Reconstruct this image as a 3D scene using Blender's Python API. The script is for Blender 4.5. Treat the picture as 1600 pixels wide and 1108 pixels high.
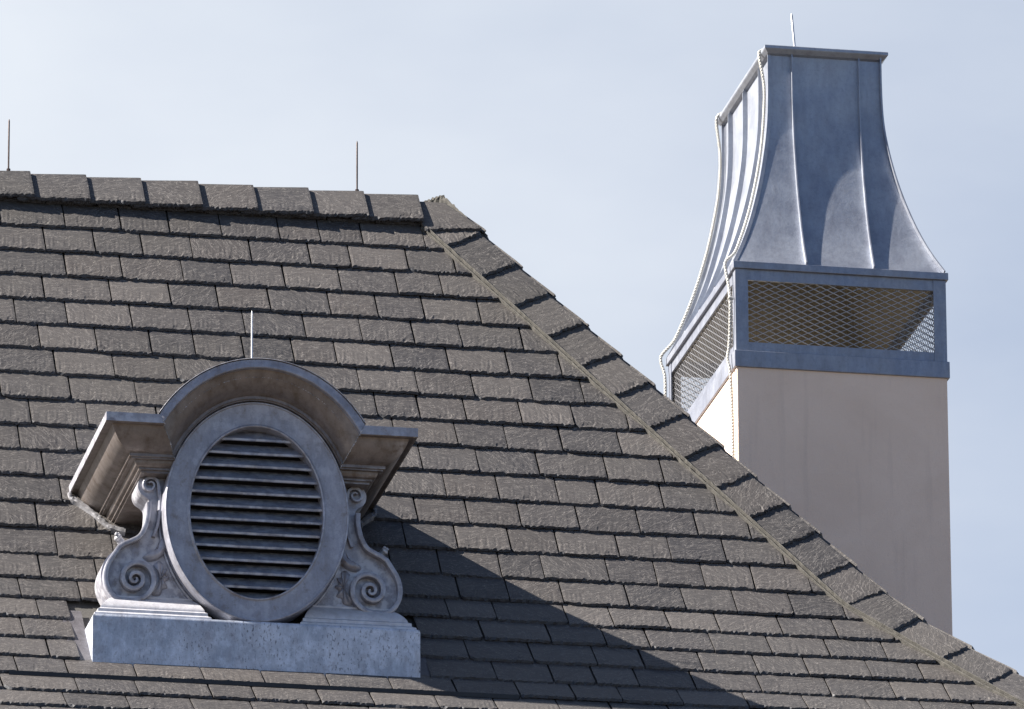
import bpy, math, random
import numpy as np
from mathutils import Vector, Matrix
R = math.radians
scene = bpy.context.scene
for o in list(bpy.data.objects): bpy.data.objects.remove(o)
COL = scene.collection

# ---------------------------------------------------------------- camera
PHI, TH, ROLL = R(11.2), R(18.1), R(0.3)
fw = Vector((math.sin(PHI)*math.cos(TH), math.cos(PHI)*math.cos(TH), math.sin(TH)))
rt = Vector((math.cos(PHI), -math.sin(PHI), 0)); up = rt.cross(fw)
rt2 = rt*math.cos(ROLL) - up*math.sin(ROLL); up2 = up*math.cos(ROLL) + rt*math.sin(ROLL)
cam = bpy.data.cameras.new("camera"); co = bpy.data.objects.new("camera", cam); COL.objects.link(co)
cam.sensor_width = 36; cam.lens = 14000/1600*36; cam.clip_start = 1; cam.clip_end = 5000
m = Matrix((rt2, up2, -fw)).transposed().to_4x4(); m.translation = Vector((0, 0, 1.6)); co.matrix_world = m
scene.camera = co
scene.render.resolution_x = 1024; scene.render.resolution_y = 709

# ---------------------------------------------------------------- light and exposure
SUN_DIR = Vector((-0.788, 0.030, 0.611)).normalized()
sl = bpy.data.lights.new("sun", 'SUN'); sl.energy = 5.0; sl.angle = R(0.53); sl.color = (1.0, 0.93, 0.84)
so = bpy.data.objects.new("sun", sl); COL.objects.link(so)
so.rotation_euler = SUN_DIR.to_track_quat('Z', 'Y').to_euler(); so.location = (-30, 30, 60)
w = bpy.data.worlds.new("World"); scene.world = w; w.use_nodes = True
nt = w.node_tree; nt.nodes.clear(); L = nt.links.new
sky = nt.nodes.new('ShaderNodeTexSky'); sky.sky_type = 'NISHITA'; sky.sun_disc = False
sky.sun_elevation = math.asin(SUN_DIR.z); sky.sun_rotation = math.atan2(SUN_DIR.x, SUN_DIR.y)
sky.air_density = 0.6; sky.dust_density = 0.2; sky.ozone_density = 2.0
tc = nt.nodes.new('ShaderNodeTexCoord'); mp = nt.nodes.new('ShaderNodeMapping'); mp.inputs['Scale'].default_value = (9, 9, 22)
ns = nt.nodes.new('ShaderNodeTexNoise'); ns.inputs['Scale'].default_value = 1.3; ns.inputs['Detail'].default_value = 5; ns.inputs['Roughness'].default_value = .5
L(tc.outputs['Generated'], mp.inputs[0]); L(mp.outputs[0], ns.inputs['Vector'])
# thin high cloud: thicker towards the left of the view (world -X)
sep = nt.nodes.new('ShaderNodeSeparateXYZ'); L(tc.outputs['Generated'], sep.inputs[0])
gx = nt.nodes.new('ShaderNodeMapRange'); gx.inputs['From Min'].default_value = .245; gx.inputs['From Max'].default_value = .12
gx.inputs['To Min'].default_value = .0; gx.inputs['To Max'].default_value = .42; L(sep.outputs['X'], gx.inputs['Value'])
nr = nt.nodes.new('ShaderNodeMapRange'); nr.inputs['From Min'].default_value = .35; nr.inputs['From Max'].default_value = .7
nr.inputs['To Min'].default_value = .49; nr.inputs['To Max'].default_value = .73; L(ns.outputs['Fac'], nr.inputs['Value'])
ad = nt.nodes.new('ShaderNodeMath'); ad.operation = 'ADD'; ad.use_clamp = True; L(gx.outputs[0], ad.inputs[0]); L(nr.outputs[0], ad.inputs[1])
yb_ = nt.nodes.new('ShaderNodeMapRange'); yb_.inputs['From Min'].default_value = .2; yb_.inputs['From Max'].default_value = .75; L(sep.outputs['Y'], yb_.inputs['Value'])
ml = nt.nodes.new('ShaderNodeMath'); ml.operation = 'MULTIPLY'; L(ad.outputs[0], ml.inputs[0]); L(yb_.outputs[0], ml.inputs[1])
mx = nt.nodes.new('ShaderNodeMix'); mx.data_type = 'RGBA'; L(ml.outputs[0], mx.inputs['Factor']); L(sky.outputs[0], mx.inputs['A'])
mx.inputs['B'].default_value = (4.8, 5.12, 5.6, 1)
bg = nt.nodes.new('ShaderNodeBackground'); bg.inputs['Strength'].default_value = 0.05; L(mx.outputs['Result'], bg.inputs['Color'])
wo = nt.nodes.new('ShaderNodeOutputWorld'); L(bg.outputs[0], wo.inputs['Surface'])
scene.view_settings.view_transform = 'Standard'; scene.view_settings.look = 'None'
scene.view_settings.exposure = 1.75; scene.view_settings.gamma = 1.0
scene.view_settings.use_curve_mapping = False
scene.render.engine = 'CYCLES'

# ---------------------------------------------------------------- helpers
rng = random.Random(7)
def tag(o, label=None, cat=None, group=None, kind=None):
    if label: o['label'] = label
    if cat: o['category'] = cat
    if group: o['group'] = group
    if kind: o['kind'] = kind
    return o
def empty(name, loc, label, cat, group=None):
    o = bpy.data.objects.new(name, None); COL.objects.link(o); o.location = loc
    o.empty_display_size = .2
    return tag(o, label, cat, group)
class MB:
    def __init__(s): s.v = []; s.f = []; s.uv = []; s.mi = []
    def add(s, vs, fs, uvs=None, mi=None):
        s.mi += list(mi) if mi is not None else [0]*len(fs)
        n = len(s.v); s.v += [tuple(p) for p in vs]; s.f += [tuple(i+n for i in f) for f in fs]
        if uvs is not None: s.uv += list(uvs)
    def box(s, x0, x1, y0, y1, z0, z1):
        s.add([(x0,y0,z0),(x1,y0,z0),(x1,y1,z0),(x0,y1,z0),(x0,y0,z1),(x1,y0,z1),(x1,y1,z1),(x0,y1,z1)],
              [(0,3,2,1),(4,5,6,7),(0,1,5,4),(1,2,6,5),(2,3,7,6),(3,0,4,7)])
    def grid(s, rows, closed=False):
        """rows: list of point lists, quads between neighbouring rows"""
        n = len(rows[0]); vs = [p for r in rows for p in r]; fs = []
        for i in range(len(rows)-1):
            for j in range(n if closed else n-1):
                k = (j+1) % n
                fs.append((i*n+j, i*n+k, (i+1)*n+k, (i+1)*n+j))
        s.add(vs, fs)
    def prism(s, poly, y0, y1):
        """poly of (x,z), extruded along y"""
        n = len(poly)
        vs = [(x,y0,z) for x,z in poly]+[(x,y1,z) for x,z in poly]
        s.add(vs, [tuple(range(n)), tuple(range(2*n-1, n-1, -1))]+[(i, i+n, (i+1)%n+n, (i+1)%n) for i in range(n)])
    def tube(s, pts, r, n=8, taper=None):
        pts = [Vector(p) for p in pts]; rows = []; prevu = None
        for i, p in enumerate(pts):
            d = (pts[min(i+1, len(pts)-1)]-pts[max(i-1, 0)]).normalized()
            u = (prevu - d*prevu.dot(d)).normalized() if prevu is not None and (prevu - d*prevu.dot(d)).length > 1e-6 else d.orthogonal().normalized()
            prevu = u; v = d.cross(u); rr = r if taper is None else r*taper[i]
            rows.append([tuple(p+(u*math.cos(2*math.pi*k/n)+v*math.sin(2*math.pi*k/n))*rr) for k in range(n)])
        s.grid(rows, closed=True)
        b = len(s.v)-len(pts)*n
        s.f.append(tuple(range(b+n-1, b-1, -1))); e = len(s.v)-n; s.f.append(tuple(range(e, e+n)))
    def build(s, name, mat, parent=None, smooth=None, bevel=0, recalc=True):
        me = bpy.data.meshes.new(name); me.from_pydata(s.v, [], s.f)
        if s.uv:
            uvl = me.uv_layers.new(name='UVMap')
            li = np.zeros(len(me.loops), dtype=np.int32); me.loops.foreach_get('vertex_index', li)
            uvl.data.foreach_set('uv', np.array(s.uv, dtype=np.float32)[li].ravel())
        if isinstance(mat, (list, tuple)):
            me.polygons.foreach_set('material_index', s.mi)
        me.validate()
        if recalc:
            import bmesh
            bm = bmesh.new(); bm.from_mesh(me); bmesh.ops.recalc_face_normals(bm, faces=bm.faces); bm.to_mesh(me); bm.free()
        for q_ in (mat if isinstance(mat, (list, tuple)) else [mat]): me.materials.append(q_)
        if smooth is not None:
            me.polygons.foreach_set('use_smooth', [True]*len(me.polygons)); me.set_sharp_from_angle(angle=R(smooth))
        o = bpy.data.objects.new(name, me); COL.objects.link(o)
        if bevel:
            b = o.modifiers.new('bevel', 'BEVEL'); b.width = bevel; b.segments = 2; b.limit_method = 'ANGLE'; b.angle_limit = R(40)
        if parent is not None:
            o.parent = parent; o.matrix_parent_inverse = Matrix.Identity(4)
            pl = Vector((0,0,0)); q = parent
            while q is not None: pl += q.location; q = q.parent
            o.location = -pl                         # mesh data is written in world coordinates
        return o

# ---------------------------------------------------------------- materials
def newmat(name):
    mt = bpy.data.materials.new(name); mt.use_nodes = True; n = mt.node_tree; b = n.nodes['Principled BSDF']
    return mt, n, b
def N(n, t, **k):
    x = n.nodes.new(t)
    for a, v in k.items():
        if a in x.inputs: x.inputs[a].default_value = v
        else: setattr(x, a, v)
    return x
def mixc(n, fac, a, b, bt='MIX'):
    x = n.nodes.new('ShaderNodeMix'); x.data_type = 'RGBA'; x.blend_type = bt
    for k, v in (('Factor', fac), ('A', a), ('B', b)):
        if hasattr(v, 'links'): n.links.new(v, x.inputs[k])
        else: x.inputs[k].default_value = v
    return x.outputs['Result']
def mrange(n, v, a, b, c, d):
    x = n.nodes.new('ShaderNodeMapRange'); n.links.new(v, x.inputs['Value'])
    for k, q in zip(('From Min','From Max','To Min','To Max'), (a,b,c,d)): x.inputs[k].default_value = q
    return x.outputs[0]

def slate_mat():
    mt, n, b = newmat('natural_slate'); Lk = n.links.new
    uv = N(n, 'ShaderNodeUVMap'); geo = N(n, 'ShaderNodeNewGeometry'); tcn = N(n, 'ShaderNodeTexCoord')
    mp = N(n, 'ShaderNodeMapping'); mp.inputs['Scale'].default_value = (1.0, 3.4, 1); Lk(uv.outputs[0], mp.inputs[0])
    mp2 = N(n, 'ShaderNodeMapping'); mp2.inputs['Scale'].default_value = (1.0, 2.0, 1); mp2.inputs['Rotation'].default_value = (0,0,.6); Lk(uv.outputs[0], mp2.inputs[0])
    big = N(n, 'ShaderNodeTexNoise', Scale=6.0, Detail=6.0, Roughness=.62, Distortion=.4); Lk(mp2.outputs[0], big.inputs['Vector'])
    fine = N(n, 'ShaderNodeTexNoise', Scale=30.0, Detail=8.0, Roughness=.75, Distortion=.15); Lk(mp.outputs[0], fine.inputs['Vector'])
    vein = N(n, 'ShaderNodeTexNoise', Scale=10.0, Detail=5.0, Roughness=.6, Distortion=.5); Lk(mp.outputs[0], vein.inputs['Vector'])
    # per slate tone
    ramp = N(n, 'ShaderNodeValToRGB'); e = ramp.color_ramp.elements
    e[0].position = 0; e[0].color = (.028,.0275,.030,1); e[1].position = 1; e[1].color = (.050,.047,.048,1)
    for p, c in ((.18,(.060,.0535,.051,1)),(.33,(.034,.033,.036,1)),(.48,(.050,.0465,.047,1)),(.62,(.069,.063,.061,1)),(.78,(.040,.0385,.040,1)),(.9,(.082,.0745,.071,1))):
        q = e.new(p); q.color = c
    Lk(geo.outputs['Random Per Island'], ramp.inputs[0])
    c = mixc(n, mrange(n, big.outputs['Fac'], .42, .72, 0, .5), ramp.outputs[0], (.078,.073,.071,1))
    c = mixc(n, mrange(n, fine.outputs['Fac'], .46, .74, 0, .55), c, (.140,.130,.122,1))
    c = mixc(n, mrange(n, fine.outputs['Fac'], .44, .25, 0, .6), c, (.018,.017,.018,1))
    ab = N(n, 'ShaderNodeMath', operation='SUBTRACT'); Lk(vein.outputs['Fac'], ab.inputs[0]); ab.inputs[1].default_value = .5
    ab2 = N(n, 'ShaderNodeMath', operation='ABSOLUTE'); Lk(ab.outputs[0], ab2.inputs[0])
    c = mixc(n, mrange(n, ab2.outputs[0], .0, .010, .7, 0), c, (.27,.25,.235,1))
    # weathering: warm olive film low on the roof, small lichen specks
    wn = N(n, 'ShaderNodeTexNoise', Scale=.9, Detail=3.0); Lk(tcn.outputs['Object'], wn.inputs['Vector'])
    c = mixc(n, mrange(n, wn.outputs['Fac'], .46, .70, 0, .3), c, (.075,.069,.059,1))
    sp = N(n, 'ShaderNodeTexVoronoi', Scale=34.0); Lk(uv.outputs[0], sp.inputs['Vector'])
    spn = N(n, 'ShaderNodeTexNoise', Scale=5.0); Lk(uv.outputs[0], spn.inputs['Vector'])
    s1 = mrange(n, sp.outputs['Distance'], .10, .17, 1, 0); s2 = mrange(n, spn.outputs['Fac'], .60, .66, 0, 1)
    mm = N(n, 'ShaderNodeMath', operation='MULTIPLY'); Lk(s1, mm.inputs[0]); Lk(s2, mm.inputs[1])
    c = mixc(n, mm.outputs[0], c, (.20,.185,.16,1))
    Lk(c, b.inputs['Base Color']); Lk(mrange(n, fine.outputs['Fac'], .3, .7, .44, .68), b.inputs['Roughness'])
    b.inputs['Specular IOR Level'].default_value = .35
    b1 = N(n, 'ShaderNodeBump', Strength=.8, Distance=.0028); Lk(big.outputs['Fac'], b1.inputs['Height'])
    b2 = N(n, 'ShaderNodeBump', Strength=.7, Distance=.0011); Lk(fine.outputs['Fac'], b2.inputs['Height']); Lk(b1.outputs[0], b2.inputs['Normal'])
    b3 = N(n, 'ShaderNodeBump', Strength=.5, Distance=.002); Lk(mrange(n, vein.outputs['Fac'], .47, .53, 0, 1), b3.inputs['Height']); Lk(b2.outputs[0], b3.inputs['Normal'])
    Lk(b3.outputs[0], b.inputs['Normal'])
    return mt
def metal_mat(name, base, alt, stain, metallic=.55, rough=.45, spots=.0, streak=.3, stainamt=.4, bump=.002, patch=.38):
    mt, n, b = newmat(name); Lk = n.links.new
    tcn = N(n, 'ShaderNodeTexCoord'); mp = N(n, 'ShaderNodeMapping'); mp.inputs['Scale'].default_value = (3.0, 3.0, .9); Lk(tcn.outputs['Object'], mp.inputs[0])
    a = N(n, 'ShaderNodeTexNoise', Scale=4.0, Detail=6.0, Roughness=.65); Lk(tcn.outputs['Object'], a.inputs['Vector'])
    s = N(n, 'ShaderNodeTexNoise', Scale=6.0, Detail=5.0, Roughness=.7); Lk(mp.outputs[0], s.inputs['Vector'])
    f = N(n, 'ShaderNodeTexNoise', Scale=45.0, Detail=5.0, Roughness=.7); Lk(tcn.outputs['Object'], f.inputs['Vector'])
    c = mixc(n, mrange(n, a.outputs['Fac'], .38, .64, 0, 1), base, alt)
    c = mixc(n, mrange(n, s.outputs['Fac'], .5, .68, 0, streak), c, tuple(x*1.45 for x in alt[:3])+(1,))
    c = mixc(n, mrange(n, s.outputs['Fac'], .5, .3, 0, stainamt), c, stain)
    c = mixc(n, mrange(n, f.outputs['Fac'], .5, .7, 0, .3), c, tuple(x*.55 for x in base[:3])+(1,))
    wr = N(n, 'ShaderNodeNewGeometry'); wn = N(n, 'ShaderNodeTexNoise', Scale=22.0, Detail=4.0); Lk(tcn.outputs['Object'], wn.inputs['Vector'])
    wm = N(n, 'ShaderNodeMath', operation='MULTIPLY'); Lk(mrange(n, wr.outputs['Pointiness'], .53, .60, 0, .8 if patch > .1 else 0.), wm.inputs[0]); Lk(mrange(n, wn.outputs['Fac'], .45, .6, 0, 1), wm.inputs[1])
    c = mixc(n, wm.outputs[0], c, (.55,.55,.58,1))
    pat = N(n, 'ShaderNodeTexNoise', Scale=11.0, Detail=6.0, Roughness=.75); Lk(tcn.outputs['Object'], pat.inputs['Vector'])
    c = mixc(n, mrange(n, pat.outputs['Fac'], .52, .62, 0, patch), c, tuple(x*1.35 for x in alt[:3])+(1,))
    c = mixc(n, mrange(n, pat.outputs['Fac'], .44, .36, 0, patch), c, stain)
    if spots:
        mp3 = N(n, 'ShaderNodeMapping'); mp3.inputs['Scale'].default_value = (1, 1, .45); Lk(tcn.outputs['Object'], mp3.inputs[0])
        d = N(n, 'ShaderNodeTexNoise', Scale=85.0, Detail=4.0, Roughness=.65); Lk(mp3.outputs[0], d.inputs['Vector'])
        d2 = N(n, 'ShaderNodeTexNoise', Scale=4.0, Detail=3.0); Lk(tcn.outputs['Object'], d2.inputs['Vector'])
        q = N(n, 'ShaderNodeMath', operation='MULTIPLY'); Lk(mrange(n, d.outputs['Fac'], .56, .63, 0, 1), q.inputs[0]); Lk(mrange(n, d2.outputs['Fac'], .38, .58, .2, 1), q.inputs[1])
        q2 = N(n, 'ShaderNodeMath', operation='MULTIPLY'); Lk(q.outputs[0], q2.inputs[0]); q2.inputs[1].default_value = spots
        c = mixc(n, q2.outputs[0], c, (.03,.03,.04,1))
    Lk(c, b.inputs['Base Color']); b.inputs['Metallic'].default_value = metallic
    Lk(mrange(n, a.outputs['Fac'], .3, .7, rough-.08, rough+.14), b.inputs['Roughness'])
    bp = N(n, 'ShaderNodeBump', Strength=.5, Distance=bump); Lk(f.outputs['Fac'], bp.inputs['Height'])
    bp2 = N(n, 'ShaderNodeBump', Strength=.5, Distance=.007); Lk(a.outputs['Fac'], bp2.inputs['Height']); Lk(bp.outputs[0], bp2.inputs['Normal'])
    Lk(bp2.outputs[0], b.inputs['Normal'])
    return mt
def plain_mat(name, base, var, rough=.85, scale=3., bump=.003, metallic=0, bscale=60.):
    mt, n, b = newmat(name); Lk = n.links.new
    tcn = N(n, 'ShaderNodeTexCoord')
    a = N(n, 'ShaderNodeTexNoise', Scale=scale, Detail=5.0, Roughness=.6); Lk(tcn.outputs['Object'], a.inputs['Vector'])
    f = N(n, 'ShaderNodeTexNoise', Scale=bscale, Detail=4.0); Lk(tcn.outputs['Object'], f.inputs['Vector'])
    c = mixc(n, mrange(n, a.outputs['Fac'], .3, .7, 0, 1), base, var)
    Lk(c, b.inputs['Base Color']); b.inputs['Roughness'].default_value = rough; b.inputs['Metallic'].default_value = metallic
    bp = N(n, 'ShaderNodeBump', Strength=.4, Distance=bump); Lk(f.outputs['Fac'], bp.inputs['Height']); Lk(bp.outputs[0], b.inputs['Normal'])
    return mt
M_SLATE = slate_mat()
M_ZINC = metal_mat('weathered_zinc', (.25,.253,.295,1), (.315,.32,.365,1), (.165,.135,.12,1), spots=.0, rough=.42, metallic=.3, patch=.5)
M_BASE = metal_mat('spotted_zinc', (.33,.37,.45,1), (.50,.54,.63,1), (.23,.22,.25,1), spots=.7, rough=.5, streak=.4, metallic=.25)
M_BROWN = metal_mat('brown_stained_zinc', (.155,.133,.125,1), (.20,.172,.16,1), (.09,.062,.042,1), metallic=.35, rough=.4, stainamt=.7)
M_FLASH = metal_mat('dull_lead_flashing', (.085,.08,.09,1), (.12,.115,.125,1), (.06,.055,.055,1), rough=.55, metallic=.2)
M_PED = metal_mat('pale_lead', (.44,.44,.47,1), (.52,.52,.56,1), (.34,.31,.31,1), rough=.5, metallic=.2, patch=.15)
M_BLADE = metal_mat('louvre_zinc', (.20,.215,.27,1), (.30,.32,.39,1), (.13,.125,.13,1), rough=.4, metallic=.4)
M_HOOD = metal_mat('hood_lead_coated_copper', (.31,.33,.38,1), (.355,.38,.43,1), (.22,.225,.265,1), metallic=.6, rough=.42, streak=.2, patch=.08)
M_FRAME = metal_mat('dark_zinc', (.24,.255,.31,1), (.285,.30,.345,1), (.17,.165,.18,1), rough=.42, patch=.09)
M_MESH = plain_mat('galvanised_wire', (.30,.30,.32,1), (.36,.36,.38,1), rough=.45, metallic=.6)
M_STUCCO = plain_mat('cream_stucco', (.79,.555,.42,1), (.88,.64,.49,1), scale=1.6, bump=.002)
def stucco_mat():
    mt, n, b = newmat('cream_stucco'); Lk = n.links.new
    tcn = N(n, 'ShaderNodeTexCoord'); mp = N(n, 'ShaderNodeMapping'); mp.inputs['Scale'].default_value = (6, 6, .55); Lk(tcn.outputs['Object'], mp.inputs[0])
    a = N(n, 'ShaderNodeTexNoise', Scale=1.5, Detail=6.0, Roughness=.62, Distortion=.6); Lk(tcn.outputs['Object'], a.inputs['Vector'])
    st = N(n, 'ShaderNodeTexNoise', Scale=2.2, Detail=4.0); Lk(mp.outputs[0], st.inputs['Vector'])
    f = N(n, 'ShaderNodeTexNoise', Scale=95.0, Detail=4.0); Lk(tcn.outputs['Object'], f.inputs['Vector'])
    t = N(n, 'ShaderNodeTexNoise', Scale=9.0, Detail=3.0, Distortion=1.2); Lk(tcn.outputs['Object'], t.inputs['Vector'])
    c = mixc(n, mrange(n, a.outputs['Fac'], .32, .68, 0, 1), (.75,.57,.45,1), (.84,.655,.53,1))
    c = mixc(n, mrange(n, st.outputs['Fac'], .56, .72, 0, .28), c, (.55,.42,.35,1))
    c = mixc(n, mrange(n, f.outputs['Fac'], .55, .75, 0, .2), c, (.6,.46,.37,1))
    Lk(c, b.inputs['Base Color']); b.inputs['Roughness'].default_value = .9
    b1 = N(n, 'ShaderNodeBump', Strength=.6, Distance=.004); Lk(f.outputs['Fac'], b1.inputs['Height'])
    b2 = N(n, 'ShaderNodeBump', Strength=.5, Distance=.006); Lk(t.outputs['Fac'], b2.inputs['Height']); Lk(b1.outputs[0], b2.inputs['Normal']); Lk(b2.outputs[0], b.inputs['Normal'])
    return mt
M_STUCCO = stucco_mat()
M_LINER = plain_mat('hood_lining', (.22,.195,.15,1), (.27,.24,.19,1), scale=2.)
M_CROWN = plain_mat('mortar_crown', (.5,.46,.38,1), (.58,.53,.44,1), scale=4.)
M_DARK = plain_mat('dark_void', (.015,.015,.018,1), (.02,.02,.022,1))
M_RIVEN_SHADE = plain_mat('riven_slate_with_butt_shade', (.020,.022,.028,1), (.036,.038,.046,1), rough=.6, scale=40., bump=.003, bscale=150.)  # blue-black riven edge, darkened so the butt faces carry their shade as colour
M_EDGE = plain_mat('cut_slate_edge', (.046,.044,.039,1), (.085,.080,.070,1), scale=30., bump=.006, bscale=160.)
M_DECK = plain_mat('roof_felt', (.05,.048,.046,1), (.065,.062,.058,1))
M_STRIP = plain_mat('dark_metal_strip', (.018,.018,.02,1), (.03,.03,.032,1), rough=.45, metallic=.4, scale=9.)
M_ROD = plain_mat('bronze_rod', (.045,.032,.03,1), (.06,.045,.04,1), rough=.45, metallic=.7)
M_RODL = plain_mat('aluminium_rod', (.45,.45,.47,1), (.55,.55,.57,1), rough=.4, metallic=.7)
M_CABLE = plain_mat('braided_aluminium', (.36,.355,.33,1), (.44,.43,.40,1), rough=.5, metallic=.3)
M_LEADW = metal_mat('pale_lead_flashing', (.17,.17,.18,1), (.25,.25,.27,1), (.11,.10,.095,1), rough=.5, metallic=.3)
M_GROUND = plain_mat('paving', (.075,.06,.042,1), (.09,.072,.052,1), scale=.4)

# ---------------------------------------------------------------- roof profile (front slope; y is measured from the dormer face)
Y0 = 43.59738
TP = math.tan(R(54.2))
KY = [-1.3,-.7,-0.3,0.0,0.2,0.45,0.75,1.05,1.5,2.81]
KZ = [13.44,13.83,14.12,14.350,14.535,14.77,15.06,15.06+.3*TP,15.06+.75*TP,15.06+2.06*TP]
KZ = [v-.016 for v in KZ]
_y = np.linspace(KY[0], KY[-1], 600); _z = np.interp(_y, KY, KZ)
for _ in range(18): _z[1:-1] = .25*_z[:-2]+.5*_z[1:-1]+.25*_z[2:]
_s = np.concatenate([[0], np.cumsum(np.hypot(np.diff(_y), np.diff(_z)))]); S_TOP = _s[-1]
def zroof(y): return float(np.interp(y, _y, _z))
def prof(s):
    """s measured down from the ridge -> (y, z, ny, nz)"""
    q = S_TOP - s; y = float(np.interp(q, _s, _y)); z = float(np.interp(q, _s, _z))
    a = np.interp([q-.03, q+.03], _s, _y); b = np.interp([q-.03, q+.03], _s, _z)
    dy, dz = a[1]-a[0], b[1]-b[0]; l = math.hypot(dy, dz)
    if l < 1e-6: dy, dz, l = 1, TP, math.hypot(1, TP)
    return y, z, -dz/l, dy/l
def s_of_y(y): return S_TOP - float(np.interp(y, _y, _s))
HIP = 11.62                                      # hip line in plan: x + y = HIP
YR = KY[-1]; XR = HIP-YR; ZR = KZ[-1]

def slate(mb, P00, P10, P11, P01, n, t, hb, hh, chip=True, sides=(1,1), nu=None, rough=1.0):
    """one riven slate: bottom-left, bottom-right, top-right, top-left on the deck, top face lifted hb (butt) .. hh (head)"""
    P00, P10, P11, P01, n = [np.array(p, float) for p in (P00, P10, P11, P01, n)]
    n = n/np.linalg.norm(n)
    wd = np.linalg.norm(P10-P00); ln = np.linalg.norm(P01-P00)
    nu = nu or max(6, int(wd/.012)); nu += 1
    vs_ = [0, .005/ln, .022/ln, .050/ln, .5, 1.0]
    if wd < .02: return
    ud = (P10-P00)/wd; vd = (P01-P00)/ln
    jag = [0.]*nu
    a, bq = rng.uniform(0, 6), rng.uniform(20, 60)
    cl = rng.random() < .22; cr = rng.random() < .22; cs = rng.uniform(.012, .03)
    warp = [rng.uniform(-1, 1)*.0026 for _ in range(4)]
    for i in range(nu):
        x = i/(nu-1)*wd
        jag[i] = (rng.uniform(-1, 1)*.0036 + .0022*math.sin(a+bq*x))*rough
        if chip and cl and x < cs: jag[i] += (cs-x)*rng.uniform(.4, .9)
        if chip and cr and wd-x < cs: jag[i] += (cs-(wd-x))*rng.uniform(.4, .9)
    chipc = rng.uniform(0, wd) if rng.random() < .35 else -9
    verts = []; uvs = []
    ou, ov, an = rng.uniform(0, 50), rng.uniform(0, 50), rng.choice([0, 0, .5, -.5, .9, 3.14, 2.6]) + rng.uniform(-.25, .25)
    ca, sa = math.cos(an), math.sin(an)
    def put(p, u, v):
        verts.append(p); uvs.append((ou+ca*u-sa*v, ov+sa*u+ca*v))
    for r, v in enumerate(vs_):
        for i in range(nu):
            u = i/(nu-1)
            p = (P00*(1-u)+P10*u)*(1-v)+(P01*(1-u)+P11*u)*v
            h = hb+(hh-hb)*v + warp[0]*(1-v)*(1-u)+warp[1]*(1-v)*u
            if r == 0: p = p+vd*jag[i]; h -= rng.uniform(.0125, .016)*min(1.1, rough)
            elif r == 1: p = p+vd*(jag[i]+rng.triangular(-.004, .011, -.001)); h -= rng.uniform(.0, .0022)*rough
            elif r == 2: p = p+vd*(jag[i]*.6+rng.uniform(0, .008)); h -= max(0, rng.uniform(-.003, .0016))*rough + (.0035 if abs(u*wd-chipc) < .03 else 0)
            elif r == 3: p = p+vd*rng.uniform(-.008, .012); h -= max(0, rng.uniform(-.004, .0012))*rough
            if i in (0, nu-1) and 0 < r:
                p = p+ud*rng.uniform(-.0012, .0012); h -= .0012
            put(p+n*h, u*wd, v*ln)
    nr = len(vs_); fs = []
    for r in range(nr-1):
        for i in range(nu-1): fs.append((r*nu+i, r*nu+i+1, (r+1)*nu+i+1, (r+1)*nu+i))
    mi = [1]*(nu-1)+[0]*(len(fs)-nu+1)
    # rough butt face in two layers
    base = len(verts)
    for q in (.5, 1.0):
        for i in range(nu):
            p = np.array(verts[i]) - n*((t-.014)*q) + vd*(rng.uniform(-.003, .003)*rough + .004*q)
            put(p, i/(nu-1)*wd, -.01*q)
    for i in range(nu-1):
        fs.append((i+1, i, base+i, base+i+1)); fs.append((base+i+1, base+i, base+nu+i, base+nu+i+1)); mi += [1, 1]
    # side faces
    for side, col in ((0, 0), (1, nu-1)):
        if not sides[side]: continue
        b0 = len(verts)
        for r in range(nr): put(np.array(verts[r*nu+col])-n*t + ud*(.001 if side == 0 else -.001), (0 if side == 0 else wd), vs_[r]*ln)
        for r in range(nr-1):
            q = (r*nu+col, (r+1)*nu+col, b0+r+1, b0+r)
            fs.append(q if side == 0 else q[::-1]); mi.append(0)
    mb.add(verts, fs, uvs, mi)

# ================================================================ THE HOUSE
house = empty('slate_roofed_house', (8.0, Y0, 0), 'house with a steep grey slate roof, its ridge and right hip capped with overlapping slates', 'house')
# deck (the boarded slopes beneath the slates) with the rear and end slopes
XL, XG = 4.6, -1.0
deck = MB()
def lift(y): 
    return (XG, Y0+y, zroof(y)-.02)
ys = [float(v) for v in np.interp(np.linspace(0, 1, 16), [0, 1], [KY[0], KY[-1]])]
deck.grid([[(XG, Y0+y, zroof(y)-.015) for y in ys], [(HIP-y-.02, Y0+y, zroof(y)-.015) for y in ys]])
deck.grid([[(HIP-y-.02, Y0+y, zroof(y)-.015) for y in ys], [(HIP-y-.02, Y0+2*YR-y, zroof(y)-.015) for y in ys]])
deck.grid([[(HIP-y-.02, Y0+2*YR-y, zroof(y)-.015) for y in ys], [(XG, Y0+2*YR-y, zroof(y)-.015) for y in ys]])
deck.build('roof_deck', M_DECK, house, smooth=25)
wl = MB(); e0 = KY[0]+.35
wl.box(XG+.2, HIP-e0, Y0+e0, Y0+2*YR-e0, 0, zroof(KY[0])-.05)
wl.add([(XG+.1, Y0+e0, zroof(KY[0])-.06), (XG+.1, Y0+2*YR-e0, zroof(KY[0])-.06), (XG+.1, Y0+YR, ZR-.1)], [(0,1,2)])
wl.build('wall', M_STUCCO, house)

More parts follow.
